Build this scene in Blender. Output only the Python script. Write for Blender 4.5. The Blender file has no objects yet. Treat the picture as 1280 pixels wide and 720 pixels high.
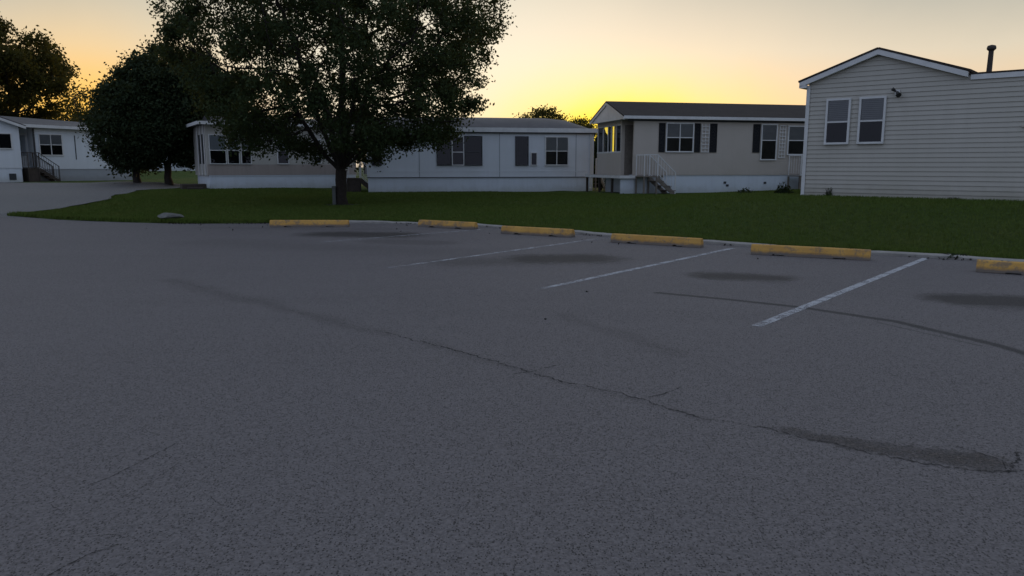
import bpy, math, random
import numpy as np
from mathutils import Vector, Matrix
random.seed(7); rng = np.random.default_rng(7)
R = math.radians
sc = bpy.context.scene
col = sc.collection

# ---------------------------------------------------------------- materials
def newmat(name):
    m = bpy.data.materials.new(name); m.use_nodes = True
    nt = m.node_tree; b = nt.nodes['Principled BSDF']
    return m, nt, b
def N(nt, t, **kw):
    n = nt.nodes.new(t)
    for k, v in kw.items():
        if k in n.inputs.keys() if hasattr(n.inputs, 'keys') else False: n.inputs[k].default_value = v
        else: setattr(n, k, v)
    return n
def L(nt, a, b): nt.links.new(a, b)
def math_(nt, op, a, b=None, c=None, clamp=False):
    n = nt.nodes.new('ShaderNodeMath'); n.operation = op; n.use_clamp = clamp
    for i, v in enumerate((a, b, c)):
        if v is None: continue
        if isinstance(v, (int, float)): n.inputs[i].default_value = v
        else: L(nt, v, n.inputs[i])
    return n.outputs[0]
def noise(nt, vec, scale, detail=3, rough=.5, dist=0):
    n = nt.nodes.new('ShaderNodeTexNoise'); n.inputs['Scale'].default_value = scale
    n.inputs['Detail'].default_value = detail; n.inputs['Roughness'].default_value = rough; n.inputs['Distortion'].default_value = dist
    if vec is not None: L(nt, vec, n.inputs['Vector'])
    return n.outputs['Fac']
def maprange(nt, v, a, b, c=0, d=1, smooth=False):
    n = nt.nodes.new('ShaderNodeMapRange'); n.interpolation_type = 'SMOOTHSTEP' if smooth else 'LINEAR'
    L(nt, v, n.inputs[0])
    for i, q in zip((1, 2, 3, 4), (a, b, c, d)): n.inputs[i].default_value = q
    return n.outputs[0]
def mixc(nt, f, a, b, mode='MIX'):
    n = nt.nodes.new('ShaderNodeMix'); n.data_type = 'RGBA'; n.blend_type = mode
    for i, v in ((0, f), (6, a), (7, b)):
        if isinstance(v, (int, float)): n.inputs[i].default_value = v
        elif isinstance(v, tuple): n.inputs[i].default_value = (*v, 1)[:4]
        else: L(nt, v, n.inputs[i])
    return n.outputs[2]
def bump(nt, h, strength, dist, b):
    n = nt.nodes.new('ShaderNodeBump'); n.inputs['Strength'].default_value = strength; n.inputs['Distance'].default_value = dist
    L(nt, h, n.inputs['Height']); L(nt, n.outputs[0], b.inputs['Normal'])
def pos(nt): return nt.nodes.new('ShaderNodeNewGeometry').outputs['Position']
def objc(nt): return nt.nodes.new('ShaderNodeTexCoord').outputs['Object']

def simple(name, c, rough=.6, var=.15, scale=3, bmp=0, metal=0, dirt=None):
    m, nt, b = newmat(name); p = objc(nt)
    f = noise(nt, p, scale, 5, .6)
    f = maprange(nt, f, .3, .7)
    c2 = tuple(x*(1-var) for x in c)
    out = mixc(nt, f, tuple(c), c2)
    if dirt:
        g = noise(nt, p, .9, 6, .7, .6); g = maprange(nt, g, .52, .72, 0, dirt)
        out = mixc(nt, g, out, tuple(x*.45 for x in c))
    L(nt, out, b.inputs['Base Color']); b.inputs['Roughness'].default_value = rough; b.inputs['Metallic'].default_value = metal
    if bmp: bump(nt, noise(nt, p, scale*14, 4), bmp, .01, b)
    return m
M = {}
def siding_mat(name, c, streak=.12):
    m, nt, b = newmat(name); p = objc(nt)
    mp = N(nt, 'ShaderNodeMapping'); mp.inputs['Scale'].default_value = (3.0, 3.0, .25); L(nt, p, mp.inputs[0])
    f = maprange(nt, noise(nt, mp.outputs[0], 1.6, 6, .65), .35, .75, 0, 1)
    g = maprange(nt, noise(nt, p, .7, 4, .6), .35, .7, 0, 1)
    cc = mixc(nt, f, tuple(c), tuple(x*(1-streak) for x in c))
    cc = mixc(nt, g, cc, (c[0]*.9, c[1]*.9, c[2]*.88))
    sep = N(nt, 'ShaderNodeSeparateXYZ'); L(nt, p, sep.inputs[0])
    spl = math_(nt, 'ADD', sep.outputs[2], math_(nt, 'MULTIPLY', noise(nt, p, 2.2, 5, .7), .6))
    cc = mixc(nt, maprange(nt, spl, .3, .75, .45, 0, True), cc, (c[0]*.5, c[1]*.47, c[2]*.38))   # soil splashed on the lowest boards
    L(nt, cc, b.inputs['Base Color']); b.inputs['Roughness'].default_value = .55
    bump(nt, noise(nt, p, 25, 3), .15, .004, b)
    return m
M['vinyl_grey'] = siding_mat('vinyl_grey', (.50, .475, .42))
M['siding_white'] = siding_mat('siding_white', (.74, .78, .83), .08)
M['siding_tan'] = siding_mat('siding_tan', (.54, .485, .43), .08)
M['siding_cream'] = siding_mat('siding_cream', (.52, .50, .46), .1)
M['siding_pale'] = siding_mat('siding_pale', (.72, .77, .82), .1)
M['knee_tan'] = siding_mat('knee_tan', (.42, .36, .33), .25)
M['skirt_white'] = siding_mat('skirt_white', (.72, .78, .86), .15)
M['skirt_grey'] = siding_mat('skirt_grey', (.36, .39, .43), .15)
M['trim'] = simple('trim_white', (.74, .74, .73), .5, .15, 4, dirt=.3)
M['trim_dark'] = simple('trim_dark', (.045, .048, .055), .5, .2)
M['shutter'] = simple('shutter_black', (.010, .011, .014), .85, .2)
M['blind'] = simple('blind_pale', (.38, .38, .375), .8, .1)
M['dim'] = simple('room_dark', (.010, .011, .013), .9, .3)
M['curtain_or_dimmer'] = simple('curtain_dimmer_grey', (.022, .023, .027), .9, .4, 9)
M['wood_dark'] = simple('wood_dark', (.06, .045, .035), .7, .4, 6, .3)
M['wood_grey'] = simple('wood_grey', (.22, .19, .16), .8, .35, 6, .3)
M['iron'] = simple('iron_dark', (.03, .03, .03), .5, .2)
M['plastic_pale'] = simple('pedestal_pale', (.12, .13, .12), .6, .2)
M['stone'] = simple('stone_pale', (.17, .17, .155), .9, .4, 9, .6)
M['stone_dark'] = simple('stone_dark', (.05, .05, .045), .9, .4, 9, .6)
M['concrete'] = simple('concrete', (.36, .34, .31), .9, .35, 5, .6, dirt=.6)
M['mulch'] = simple('mulch', (.028, .02, .014), 1, .5, 14, 1)
def glass():
    m, nt, b = newmat('window_glass')
    nt.nodes.remove(b); out = nt.nodes['Material Output']
    tr = N(nt, 'ShaderNodeBsdfTransparent'); tr.inputs[0].default_value = (.86, .88, .9, 1)
    gl = N(nt, 'ShaderNodeBsdfGlossy'); gl.inputs['Roughness'].default_value = .03; gl.inputs['Color'].default_value = (.65, .68, .7, 1)
    fr = N(nt, 'ShaderNodeFresnel'); fr.inputs[0].default_value = 1.5
    bp = nt.nodes.new('ShaderNodeBump'); bp.inputs['Strength'].default_value = .06; bp.inputs['Distance'].default_value = .05
    L(nt, noise(nt, objc(nt), 1.7, 2), bp.inputs['Height']); L(nt, bp.outputs[0], gl.inputs['Normal'])
    mx = N(nt, 'ShaderNodeMixShader'); L(nt, math_(nt, 'ADD', fr.outputs[0], .01), mx.inputs[0]); L(nt, tr.outputs[0], mx.inputs[1]); L(nt, gl.outputs[0], mx.inputs[2])
    L(nt, mx.outputs[0], out.inputs[0]); return m
M['glass'] = glass()
def shingle(name, c):
    m, nt, b = newmat(name); p = objc(nt)
    br = N(nt, 'ShaderNodeTexBrick'); br.inputs['Scale'].default_value = 1
    br.inputs['Brick Width'].default_value = .3; br.inputs['Row Height'].default_value = .14; br.inputs['Mortar Size'].default_value = .006
    br.inputs['Color1'].default_value = (*c, 1); br.inputs['Color2'].default_value = (*[x*.6 for x in c], 1); br.inputs['Mortar'].default_value = (*[x*.3 for x in c], 1)
    L(nt, p, br.inputs[0])
    cc = mixc(nt, maprange(nt, noise(nt, p, 40, 3), .3, .7), br.outputs[0], tuple(x*.7 for x in c))
    L(nt, cc, b.inputs['Base Color']); b.inputs['Roughness'].default_value = .95; bump(nt, noise(nt, p, 90, 3), .5, .01, b)
    return m
M['shingle'] = shingle('shingle_dark', (.05, .038, .032))
M['roof_grey'] = simple('roof_metal_grey', (.095, .088, .09), .6, .25, 2, .1, dirt=.5)
def leaf(name, a, bcol, trans=.35):
    m, nt, b = newmat(name); out = nt.nodes['Material Output']; p = pos(nt)
    f = maprange(nt, noise(nt, p, .9, 4, .7), .35, .65)
    g = maprange(nt, noise(nt, p, 9, 2), .3, .7)
    cc = mixc(nt, f, a, bcol); cc = mixc(nt, g, cc, tuple(x*.6 for x in a))
    L(nt, cc, b.inputs['Base Color']); b.inputs['Roughness'].default_value = .75; b.inputs['Specular IOR Level'].default_value = .15
    t = N(nt, 'ShaderNodeBsdfTranslucent'); L(nt, mixc(nt, .5, cc, (.12, .10, .01)), t.inputs[0])
    mx = N(nt, 'ShaderNodeMixShader'); mx.inputs[0].default_value = trans
    L(nt, b.outputs[0], mx.inputs[1]); L(nt, t.outputs[0], mx.inputs[2]); L(nt, mx.outputs[0], out.inputs[0]); return m
M['leaf'] = leaf('leaf_green', (.050, .080, .034), (.072, .105, .042), .35)
M['leaf_dark'] = leaf('leaf_dark', (.030, .050, .024), (.046, .068, .032), .25)
M['leaf_olive'] = leaf('leaf_olive', (.065, .070, .020), (.10, .088, .028), .5)
M['grass_blade'] = leaf('grass_blade', (.105, .172, .032), (.145, .182, .045), .25)
M['bark'] = simple('bark', (.045, .035, .028), .95, .45, 12, .9)
M['pipe'] = simple('pipe_rust', (.055, .042, .035), .7, .4, 8, .3)
def paint_yellow():
    m, nt, b = newmat('paint_yellow'); p = pos(nt)
    f = maprange(nt, noise(nt, p, 6, 7, .8), .50, .60)
    cc = mixc(nt, maprange(nt, noise(nt, p, 2.5, 3), .3, .7), (.60, .34, .075), (.47, .25, .055))
    cc = mixc(nt, math_(nt, 'MULTIPLY', f, .75), cc, (.16, .13, .10))
    sep = N(nt, 'ShaderNodeSeparateXYZ'); L(nt, p, sep.inputs[0])
    low = math_(nt, 'ADD', sep.outputs[2], math_(nt, 'MULTIPLY', noise(nt, p, 5, 5, .7), -.09))
    cc = mixc(nt, maprange(nt, low, -.01, .035, .9, 0), cc, (.13, .12, .115))   # paint rubbed off along the foot
    L(nt, cc, b.inputs['Base Color']); b.inputs['Roughness'].default_value = .75; bump(nt, noise(nt, p, 60, 4), .5, .01, b)
    return m
M['yellow'] = paint_yellow()
def lawn_mat():
    m, nt, b = newmat('lawn_ground'); p = pos(nt)
    f = maprange(nt, noise(nt, p, .35, 5, .65), .35, .65)
    g = maprange(nt, noise(nt, p, 6, 5, .8), .3, .7)
    cc = mixc(nt, f, (.082, .130, .026), (.112, .142, .034)); cc = mixc(nt, g, cc, (.040, .062, .02))
    h = maprange(nt, noise(nt, p, 1.3, 5, .7), .60, .72, 0, .5); cc = mixc(nt, h, cc, (.085, .075, .04))
    L(nt, cc, b.inputs['Base Color']); b.inputs['Roughness'].default_value = 1; b.inputs['Specular IOR Level'].default_value = .1
    bump(nt, noise(nt, p, 45, 5, .8), 1, .06, b); return m
M['lawn'] = lawn_mat()

def seg_dist(nt, p, a, b):
    a = Vector((*a, 0)); b = Vector((*b, 0)); ba = b-a
    def vm(op, x, y=None, s=None):
        n = nt.nodes.new('ShaderNodeVectorMath'); n.operation = op
        for i, v in enumerate((x, y)):
            if v is None: continue
            if isinstance(v, Vector): n.inputs[i].default_value = v
            else: L(nt, v, n.inputs[i])
        if s is not None: L(nt, s, n.inputs['Scale'])
        return n.outputs['Value'] if op in ('DOT_PRODUCT', 'LENGTH') else n.outputs['Vector']
    pa = vm('SUBTRACT', p, a)
    h = math_(nt, 'MULTIPLY', vm('DOT_PRODUCT', pa, ba), 1/ba.dot(ba), clamp=True)
    n = nt.nodes.new('ShaderNodeVectorMath'); n.operation = 'SCALE'; n.inputs[0].default_value = ba; L(nt, h, n.inputs['Scale'])
    return vm('LENGTH', vm('SUBTRACT', pa, n.outputs[0]))
def asphalt(name, base, full=True):
    m, nt, b = newmat(name); p = pos(nt)
    big = maprange(nt, noise(nt, p, .22, 5, .6), .3, .7)
    cc = mixc(nt, big, base, tuple(x*y for x, y in zip(base, (.82, .81, .81))))
    ms = nt.nodes.new('ShaderNodeMapping'); ms.inputs['Rotation'].default_value = (0, 0, .72); ms.inputs['Scale'].default_value = (.16, 1.1, 1); L(nt, p, ms.inputs[0])
    trk = maprange(nt, noise(nt, ms.outputs[0], 1.0, 4, .55, .5), .46, .68, 0, .30, True)
    cc = mixc(nt, trk, cc, tuple(x*.6 for x in base))
    lt = maprange(nt, noise(nt, ms.outputs[0], .7, 5, .6), .25, .45, .22, 0); cc = mixc(nt, lt, cc, tuple(x*1.5 for x in base))
    mid = maprange(nt, noise(nt, p, 2.1, 6, .75), .35, .65)
    cc = mixc(nt, math_(nt, 'MULTIPLY', mid, .25), cc, tuple(x*.72 for x in base))
    v = N(nt, 'ShaderNodeTexVoronoi'); v.inputs['Scale'].default_value = 95; v.inputs['Randomness'].default_value = 1; L(nt, p, v.inputs['Vector'])
    fine = noise(nt, p, 170, 3, .7)
    stone = N(nt, 'ShaderNodeSeparateColor'); L(nt, v.outputs['Color'], stone.inputs[0])
    cc = mixc(nt, math_(nt, 'MULTIPLY', stone.outputs[0], .62), cc, tuple(x*1.9 for x in base))
    mp = nt.nodes.new('ShaderNodeMapping'); mp.inputs['Scale'].default_value = (1, .62, 1); mp.inputs['Rotation'].default_value = (0, 0, .1); L(nt, p, mp.inputs[0])
    v2 = N(nt, 'ShaderNodeTexVoronoi'); v2.inputs['Scale'].default_value = 112; L(nt, mp.outputs[0], v2.inputs['Vector'])
    sc2 = N(nt, 'ShaderNodeSeparateColor'); L(nt, v2.outputs['Color'], sc2.inputs[0])
    rad_ = maprange(nt, sc2.outputs[1], .2, 1.0, 0, .52)
    pit = math_(nt, 'MULTIPLY', maprange(nt, math_(nt, 'SUBTRACT', rad_, v2.outputs['Distance']), 0, .08), .95)
    pit = math_(nt, 'MAXIMUM', pit, maprange(nt, noise(nt, mp.outputs[0], 60, 4, .6), .60, .70, 0, .6))
    cc = mixc(nt, pit, cc, tuple(x*.25 for x in base))
    hh = math_(nt, 'ADD', math_(nt, 'MULTIPLY', v.outputs['Distance'], -.6), math_(nt, 'MULTIPLY', pit, -.9))
    hh = math_(nt, 'ADD', hh, math_(nt, 'MULTIPLY', fine, .5))
    if full:
        warp = N(nt, 'ShaderNodeTexNoise'); warp.inputs['Scale'].default_value = 1.6; warp.inputs['Detail'].default_value = 5; L(nt, p, warp.inputs['Vector'])
        wv = nt.nodes.new('ShaderNodeVectorMath'); wv.operation = 'MULTIPLY_ADD'; L(nt, warp.outputs['Color'], wv.inputs[0])
        wv.inputs[1].default_value = (.3, .3, 0); 
        off = nt.nodes.new('ShaderNodeVectorMath'); off.operation = 'ADD'; L(nt, p, off.inputs[0]); off.inputs[1].default_value = (-.15, -.15, 0)
        L(nt, off.outputs[0], wv.inputs[2]); wp = wv.outputs[0]
        jag = math_(nt, 'MULTIPLY', maprange(nt, noise(nt, p, 7, 5, .7), .3, .7, -1, 1), 1)
        # oil drips in the stalls, tyre scuffs, damp band along the seam, ravelled patch
        soft = [((-4.0, 16.85), (-2.6, 16.6), .1, .95, .85), ((-2.6, 15.2), (-1.5, 14.9), .1, .6, .3),
                ((.45, 12.3), (1.2, 12.35), .12, .85, .95), ((-.7, 11.9), (.3, 12.1), .05, .85, .4),
                ((2.8, 10.4), (3.45, 10.2), .05, .5, .8), ((3.2, 10.1), (3.4, 9.9), .0, .35, .4), ((5.15, 8.5), (6.0, 8.25), .1, .58, 1.0), ((5.3, 8.1), (5.8, 7.9), 0, .5, .5),
                ((-4.52, 9.98), (-2.72, 8.21), .0, .24, .24), ((-2.72, 8.21), (-1.16, 6.75), .0, .18, .26), ((-.75, 6.4), (.12, 5.42), .0, .12, .18), ((.12, 5.42), (1.15, 4.36), .0, .07, .15),
                ((.5, 7.6), (1.3, 6.0), .0, .2, .18), ((-7.5, 18.6), (-3.0, 18.0), 0, .5, .18), ((-6, 15), (-1, 13.2), 0, 1.1, .16)]
        tot = None
        for a_, b_, r0, r1, s in soft:
            d = math_(nt, 'ADD', seg_dist(nt, wp, a_, b_), math_(nt, 'MULTIPLY', jag, r1*.2))
            k = maprange(nt, d, r0*2.0+.03*(r0 > 0), r1*1.08, min(.95, s*1.15), 0, True)
            tot = k if tot is None else math_(nt, 'MAXIMUM', tot, k)
        cc = mixc(nt, tot, cc, (base[0]*.27, base[1]*.25, base[2]*.235))
        sk = [((1.75, 8.95), (2.45, 8.5)), ((2.45, 8.5), (3.09, 8.02)), ((3.09, 8.02), (3.74, 7.26)), ((3.74, 7.26), (4.10, 6.3)), ((4.10, 6.3), (4.25, 5.2))]
        t2 = None
        for i, (a_, b_) in enumerate(sk):
            d = math_(nt, 'ADD', seg_dist(nt, p, a_, b_), math_(nt, 'MULTIPLY', jag, .012)); k = maprange(nt, d, .02, .09, .95, 0, True)
            t2 = k if t2 is None else math_(nt, 'MAXIMUM', t2, k)
        d = math_(nt, 'ADD', seg_dist(nt, p, (3.55, 7.2), (3.95, 6.25)), math_(nt, 'MULTIPLY', jag, .01)); t2 = math_(nt, 'MAXIMUM', t2, maprange(nt, d, .0, .035, .55, 0, True))
        cc = mixc(nt, t2, cc, tuple(x*.28 for x in base))
        d = math_(nt, 'ADD', math_(nt, 'MINIMUM', seg_dist(nt, p, (1.60, 4.13), (1.92, 3.92)), seg_dist(nt, p, (1.92, 3.93), (2.40, 3.70))), math_(nt, 'ADD', math_(nt, 'MULTIPLY', jag, .05), maprange(nt, noise(nt, p, 40, 4, .8), .3, .7, -.035, .035)))
        sx_ = N(nt, 'ShaderNodeSeparateXYZ'); L(nt, p, sx_.inputs[0]); d = math_(nt, 'ADD', d, math_(nt, 'MULTIPLY', math_(nt, 'SUBTRACT', 2.3, sx_.outputs[0]), .07))
        pm = maprange(nt, d, .06, .15, 1, 0)
        rough_n = maprange(nt, noise(nt, p, 24, 6, .85), .42, .6)
        pc = mixc(nt, rough_n, mixc(nt, 1.0, cc, (.28, .28, .28), 'MULTIPLY'), mixc(nt, 1.0, cc, (1.15, 1.06, .94), 'MULTIPLY'))
        edge = maprange(nt, math_(nt, 'ABSOLUTE', math_(nt, 'SUBTRACT', d, .10)), 0, .02, .35, 0)
        pbl = maprange(nt, noise(nt, p, 6, 4, .7), .35, .62, .3, .9)
        cc = mixc(nt, math_(nt, 'MULTIPLY', pm, pbl), cc, pc); cc = mixc(nt, edge, cc, tuple(x*.25 for x in base))
        hh = math_(nt, 'ADD', hh, math_(nt, 'MULTIPLY', math_(nt, 'MULTIPLY', pm, rough_n), 1.6))
    L(nt, cc, b.inputs['Base Color']); b.inputs['Roughness'].default_value = .78; b.inputs['Specular IOR Level'].default_value = .5
    bump(nt, hh, .85, .006, b); return m
M['asphalt'] = asphalt('asphalt_lot', (.118, .107, .108))
M['asphalt_road'] = asphalt('asphalt_road', (.13, .125, .12), False)
def worn(name, c, lo, hi, maxa=1):
    m, nt, b = newmat(name); p = pos(nt); out = nt.nodes['Material Output']
    cc = mixc(nt, maprange(nt, noise(nt, p, 60, 3), .4, .6), c, tuple(x*.75 for x in c)); L(nt, cc, b.inputs['Base Color']); b.inputs['Roughness'].default_value = .8
    at = N(nt, 'ShaderNodeAttribute'); at.attribute_name = 'wear'
    n = math_(nt, 'ADD', math_(nt, 'MULTIPLY', noise(nt, p, 45, 6, .8), .55), math_(nt, 'MULTIPLY', noise(nt, p, 4.5, 4, .7), .45))
    a = maprange(nt, math_(nt, 'SUBTRACT', n, at.outputs['Fac']), lo, hi, 0, maxa)
    tr = N(nt, 'ShaderNodeBsdfTransparent'); mx = N(nt, 'ShaderNodeMixShader')
    L(nt, a, mx.inputs[0]); L(nt, tr.outputs[0], mx.inputs[1]); L(nt, b.outputs[0], mx.inputs[2]); L(nt, mx.outputs[0], out.inputs[0]); return m
M['line_paint'] = worn('line_paint', (.56, .57, .60), .37, .52, .85)
M['crack'] = worn('crack_dark', (.012, .012, .013), .43, .56, .85)

# ---------------------------------------------------------------- mesh helpers
class MB:
    def sheet(s, x0, x1, y, z0, z1): return s.add([(x0, y, z0), (x1, y, z0), (x1, y, z1), (x0, y, z1)], [(0, 1, 2, 3)])
    def sheet_x(s, x, y0, y1, z0, z1): return s.add([(x, y1, z0), (x, y0, z0), (x, y0, z1), (x, y1, z1)], [(0, 1, 2, 3)])
    def __init__(s): s.v = []; s.f = []
    def add(s, v, f):
        o = len(s.v); s.v += [tuple(p) for p in v]; s.f += [tuple(i+o for i in q) for q in f]; return s
    def box(s, x0, x1, y0, y1, z0, z1):
        return s.add([(x0,y0,z0),(x1,y0,z0),(x1,y1,z0),(x0,y1,z0),(x0,y0,z1),(x1,y0,z1),(x1,y1,z1),(x0,y1,z1)],
                     [(0,3,2,1),(4,5,6,7),(0,1,5,4),(1,2,6,5),(2,3,7,6),(3,0,4,7)])
    def bar(s, a, b, w, h=None):   # square bar from a to b
        h = h or w; a = Vector(a); b = Vector(b); d = (b-a).normalized()
        u = d.cross(Vector((0,0,1))); u = u.normalized() if u.length > 1e-4 else Vector((1,0,0)); n = u.cross(d).normalized()
        v = [q+u*i*w/2+n*j*h/2 for q in (a, b) for i, j in ((-1,-1),(1,-1),(1,1),(-1,1))]
        return s.add(v, [(0,1,2,3),(7,6,5,4),(0,4,5,1),(1,5,6,2),(2,6,7,3),(3,7,4,0)])
    def prism(s, pts, y0, y1):     # polygon in x-z, extruded along y
        n = len(pts)
        return s.add([(x, y0, z) for x, z in pts]+[(x, y1, z) for x, z in pts],
                     [tuple(range(n)), tuple(range(2*n-1, n-1, -1))]+[(i, i+n, (i+1) % n+n, (i+1) % n) for i in range(n)])
    def prism_x(s, pts, x0, x1):   # polygon in y-z, extruded along x
        n = len(pts)
        return s.add([(x0, y, z) for y, z in pts]+[(x1, y, z) for y, z in pts],
                     [tuple(range(n-1, -1, -1)), tuple(range(n, 2*n))]+[(i, (i+1) % n, (i+1) % n+n, i+n) for i in range(n)])
    def tube(s, P, Rr, n=10, cap=True):
        rings = []
        for i, (p, r) in enumerate(zip(P, Rr)):
            p = Vector(p); a = Vector(P[max(0, i-1)]); b = Vector(P[min(len(P)-1, i+1)]); d = (b-a).normalized()
            u = d.cross(Vector((.31, .95, .05))).normalized(); w = d.cross(u)
            rings.append([p+u*math.cos(k*2*math.pi/n)*r+w*math.sin(k*2*math.pi/n)*r for k in range(n)])
        v = [q for rr in rings for q in rr]
        f = [(i*n+k, i*n+(k+1) % n, (i+1)*n+(k+1) % n, (i+1)*n+k) for i in range(len(P)-1) for k in range(n)]
        if cap: f += [tuple(range(n-1, -1, -1)), tuple((len(P)-1)*n+k for k in range(n))]
        return s.add(v, f)
    def build(s, name, mat, parent=None, bevel=0, smooth=False):
        me = bpy.data.meshes.new(name); me.from_pydata(s.v, [], s.f); me.update(); me.materials.append(mat)
        if smooth: me.polygons.foreach_set('use_smooth', [True]*len(me.polygons))
        o = bpy.data.objects.new(name, me); col.objects.link(o); o.parent = parent
        if bevel:
            b = o.modifiers.new('bevel', 'BEVEL'); b.width = bevel; b.segments = 2; b.limit_method = 'ANGLE'
        return o
def tag(o, label=None, cat=None, group=None, kind=None):
    if label: o['label'] = label
    if cat: o['category'] = cat
    if group: o['group'] = group
    if kind: o['kind'] = kind
    return o
def empty(name, loc, rz=0, **kw):
    o = bpy.data.objects.new(name, None); col.objects.link(o); o.location = loc; o.rotation_euler.z = R(rz); o.empty_display_size = .3
    return tag(o, **kw)
def npmesh(name, V, F, mat, parent=None, per=4):
    me = bpy.data.meshes.new(name); V = np.asarray(V, np.float32); F = np.asarray(F, np.int32)
    me.vertices.add(len(V)); me.vertices.foreach_set('co', V.ravel()); me.loops.add(F.size); me.loops.foreach_set('vertex_index', F.ravel())
    me.polygons.add(len(F)); me.polygons.foreach_set('loop_start', np.arange(0, F.size, per, dtype=np.int32))
    me.update(calc_edges=True); me.materials.append(mat)
    o = bpy.data.objects.new(name, me); col.objects.link(o); o.parent = parent; return o
def copy_tree(o, parent=None):
    c = o.copy(); col.objects.link(c); c.parent = parent
    for ch in [x for x in bpy.data.objects if x.parent == o]: copy_tree(ch, c)
    return c

# ---------------------------------------------------------------- terrain
EDGE = [(-60, 23.4), (-30, 23.3), (-15.19, 22.96), (-12.74, 21.3), (-10.7, 20.4), (-8.6, 19.8), (-6.4, 19.95), (-4.35, 20.1), (-2.6, 19.8), (-.98, 19.1), (.17, 18.1), (1.3, 17.0), (2.08, 16.15), (3.15, 15.3), (4.35, 14.2), (5.3, 13.35), (6.63, 12.6), (7.05, 12.25), (8.1, 11.6), (12, 8.8), (20, 3.2), (30, -3.5), (60, -24)]
ex, ey = np.array([p[0] for p in EDGE]), np.array([p[1] for p in EDGE])
def edge_y(x):
    x = np.asarray(x, float)
    return sum(np.interp(x+d, ex, ey) for d in (-.5, -.25, 0, .25, .5))/5
CT = []
def ctrl(x, y, z): CT.append((x, y, z))
for s in np.linspace(-1, 12, 8):
    for t in (-.8, 0, 2, 5): ctrl(8.13+.755*s+.656*t, 21.4-.656*s+.755*t, .64)
for s in np.linspace(-1, 14, 8):
    for t in (-.8, 0, 2, 5): ctrl(4.74+.974*s-.225*t, 31.7+.225*s+.974*t, .32+.006*s)
for s in np.linspace(-1, 11.6, 8):
    for t in (-.8, 0, 2, 5): ctrl(-6.59+.982*s-.187*t, 35+.187*s+.982*t, .245)
for s in np.linspace(-1, 8, 6):
    for t in (-.8, 0, 2, 5): ctrl(-14.25+.866*s-.5*t, 36+.5*s+.866*t, .37)
for s in np.linspace(-3, 6, 6):
    for t in (-1.8, 0, 2, 5): ctrl(-28.9+.643*s-.766*t, 45+.766*s+.643*t, .54)
for p in ((-6, 27, .10), (-5, 28, .11), (-7, 26, .09), (-20.3, 40, .62), (-18.5, 40, .6), (-14.8, 26.2, .2), (-15.7, 30.6, .3), (-16.2, 34.4, .38), (-15.5, 39.5, .42),
          (-22, 38, .5), (-30, 40, .5), (-25, 30, .35), (-40, 45, .55), (-30, 70, 1.0), (-31, 80, 1.0), (0, 60, .5), (15, 60, .5), (-60, 60, .8), (0, 120, .6), (-80, 120, .8), (80, 120, .6), (30, 30, .6), (60, 30, .6), (30, 5, .6), (0, 25, .1), (3, 22, .16), (-1, 30, .15), (-9, 32, .22)): ctrl(*p)
CT = np.array(CT)
def terr(x, y):
    x = np.atleast_1d(np.asarray(x, float)); y = np.atleast_1d(np.asarray(y, float)); z = np.zeros_like(x)
    for i in range(0, len(x), 20000):
        d2 = (x[i:i+20000, None]-CT[None, :, 0])**2+(y[i:i+20000, None]-CT[None, :, 1])**2+.15
        w = d2**-1.6; z[i:i+20000] = (w*CT[:, 2]).sum(1)/w.sum(1)
    o = np.clip((y-edge_y(x))/6.5, 0, 1); o = o*o*(3-2*o)
    return .03*(o > 0)+o*z
xs = np.concatenate([[-400, -250, -150, -100, -80], np.arange(-60, -18, 1.0), np.arange(-18, 20, .25), np.arange(20, 60, 1.5), [60, 80, 120, 200, 400]])
os_ = np.concatenate([np.arange(0, 1, .15), np.arange(1, 28, .5), np.arange(28, 60, 1.5), [60, 70, 85, 110, 150, 220, 320, 450]])
X, O = np.meshgrid(xs, os_); Y = edge_y(X)+O
Z = terr(X.ravel(), Y.ravel()).reshape(X.shape); Z[0, :] = -.08
nx = len(xs); no = len(os_)
idx = np.arange(nx*no).reshape(no, nx)
F = np.stack([idx[:-1, :-1], idx[:-1, 1:], idx[1:, 1:], idx[1:, :-1]], -1).reshape(-1, 4)
lawn = npmesh('ground', np.stack([X, Y, Z], -1).reshape(-1, 3), F, M['lawn']); lawn.data.polygons.foreach_set('use_smooth', [True]*len(F)); tag(lawn, kind='structure')
# parking lot: flat sheet from the edge towards and past the camera
os2 = np.array([0, -1, -3, -8, -20, -60, -150.])
X, O = np.meshgrid(xs, os2); Y = edge_y(X)+O+np.where(O == 0, .06, 0)
idx = np.arange(nx*len(os2)).reshape(len(os2), nx)
F = np.stack([idx[:-1, :-1], idx[1:, :-1], idx[1:, 1:], idx[:-1, 1:]], -1).reshape(-1, 4)
lot = npmesh('parking_lot', np.stack([X, Y, 0*X], -1).reshape(-1, 3), F, M['asphalt']); tag(lot, kind='structure')
# side road climbing to the homes on the left
Rb = [(-14.6, 22.4), (-15.25, 22.95), (-14.95, 24.3), (-14.75, 26.2), (-15.0, 28.4), (-15.7, 30.6), (-16.15, 32.6), (-16.3, 34.4), (-16.0, 37), (-15.3, 39.6)]
Lb = [(-62, 22.4), (-62, 26), (-60, 31), (-55, 38), (-49, 45), (-40, 46), (-31, 43.5), (-26.5, 41.5), (-21, 41.6), (-15.6, 40.7)]
def resamp(P, n):
    P = np.array(P, float); t = np.linspace(0, 1, len(P)); u = np.linspace(0, 1, n); return np.stack([np.interp(u, t, P[:, 0]), np.interp(u, t, P[:, 1])], -1)
A, B = resamp(Lb, 60), resamp(Rb, 60); u = np.linspace(0, 1, 70)[None, :, None]; G = A[:, None]*(1-u)+B[:, None]*u
wob = .12*np.sin(np.arange(60)*.55)+.05*np.sin(np.arange(60)*1.3); G[:, -1, 0] += wob
z = terr(G[..., 0].ravel(), G[..., 1].ravel())+.035
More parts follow.
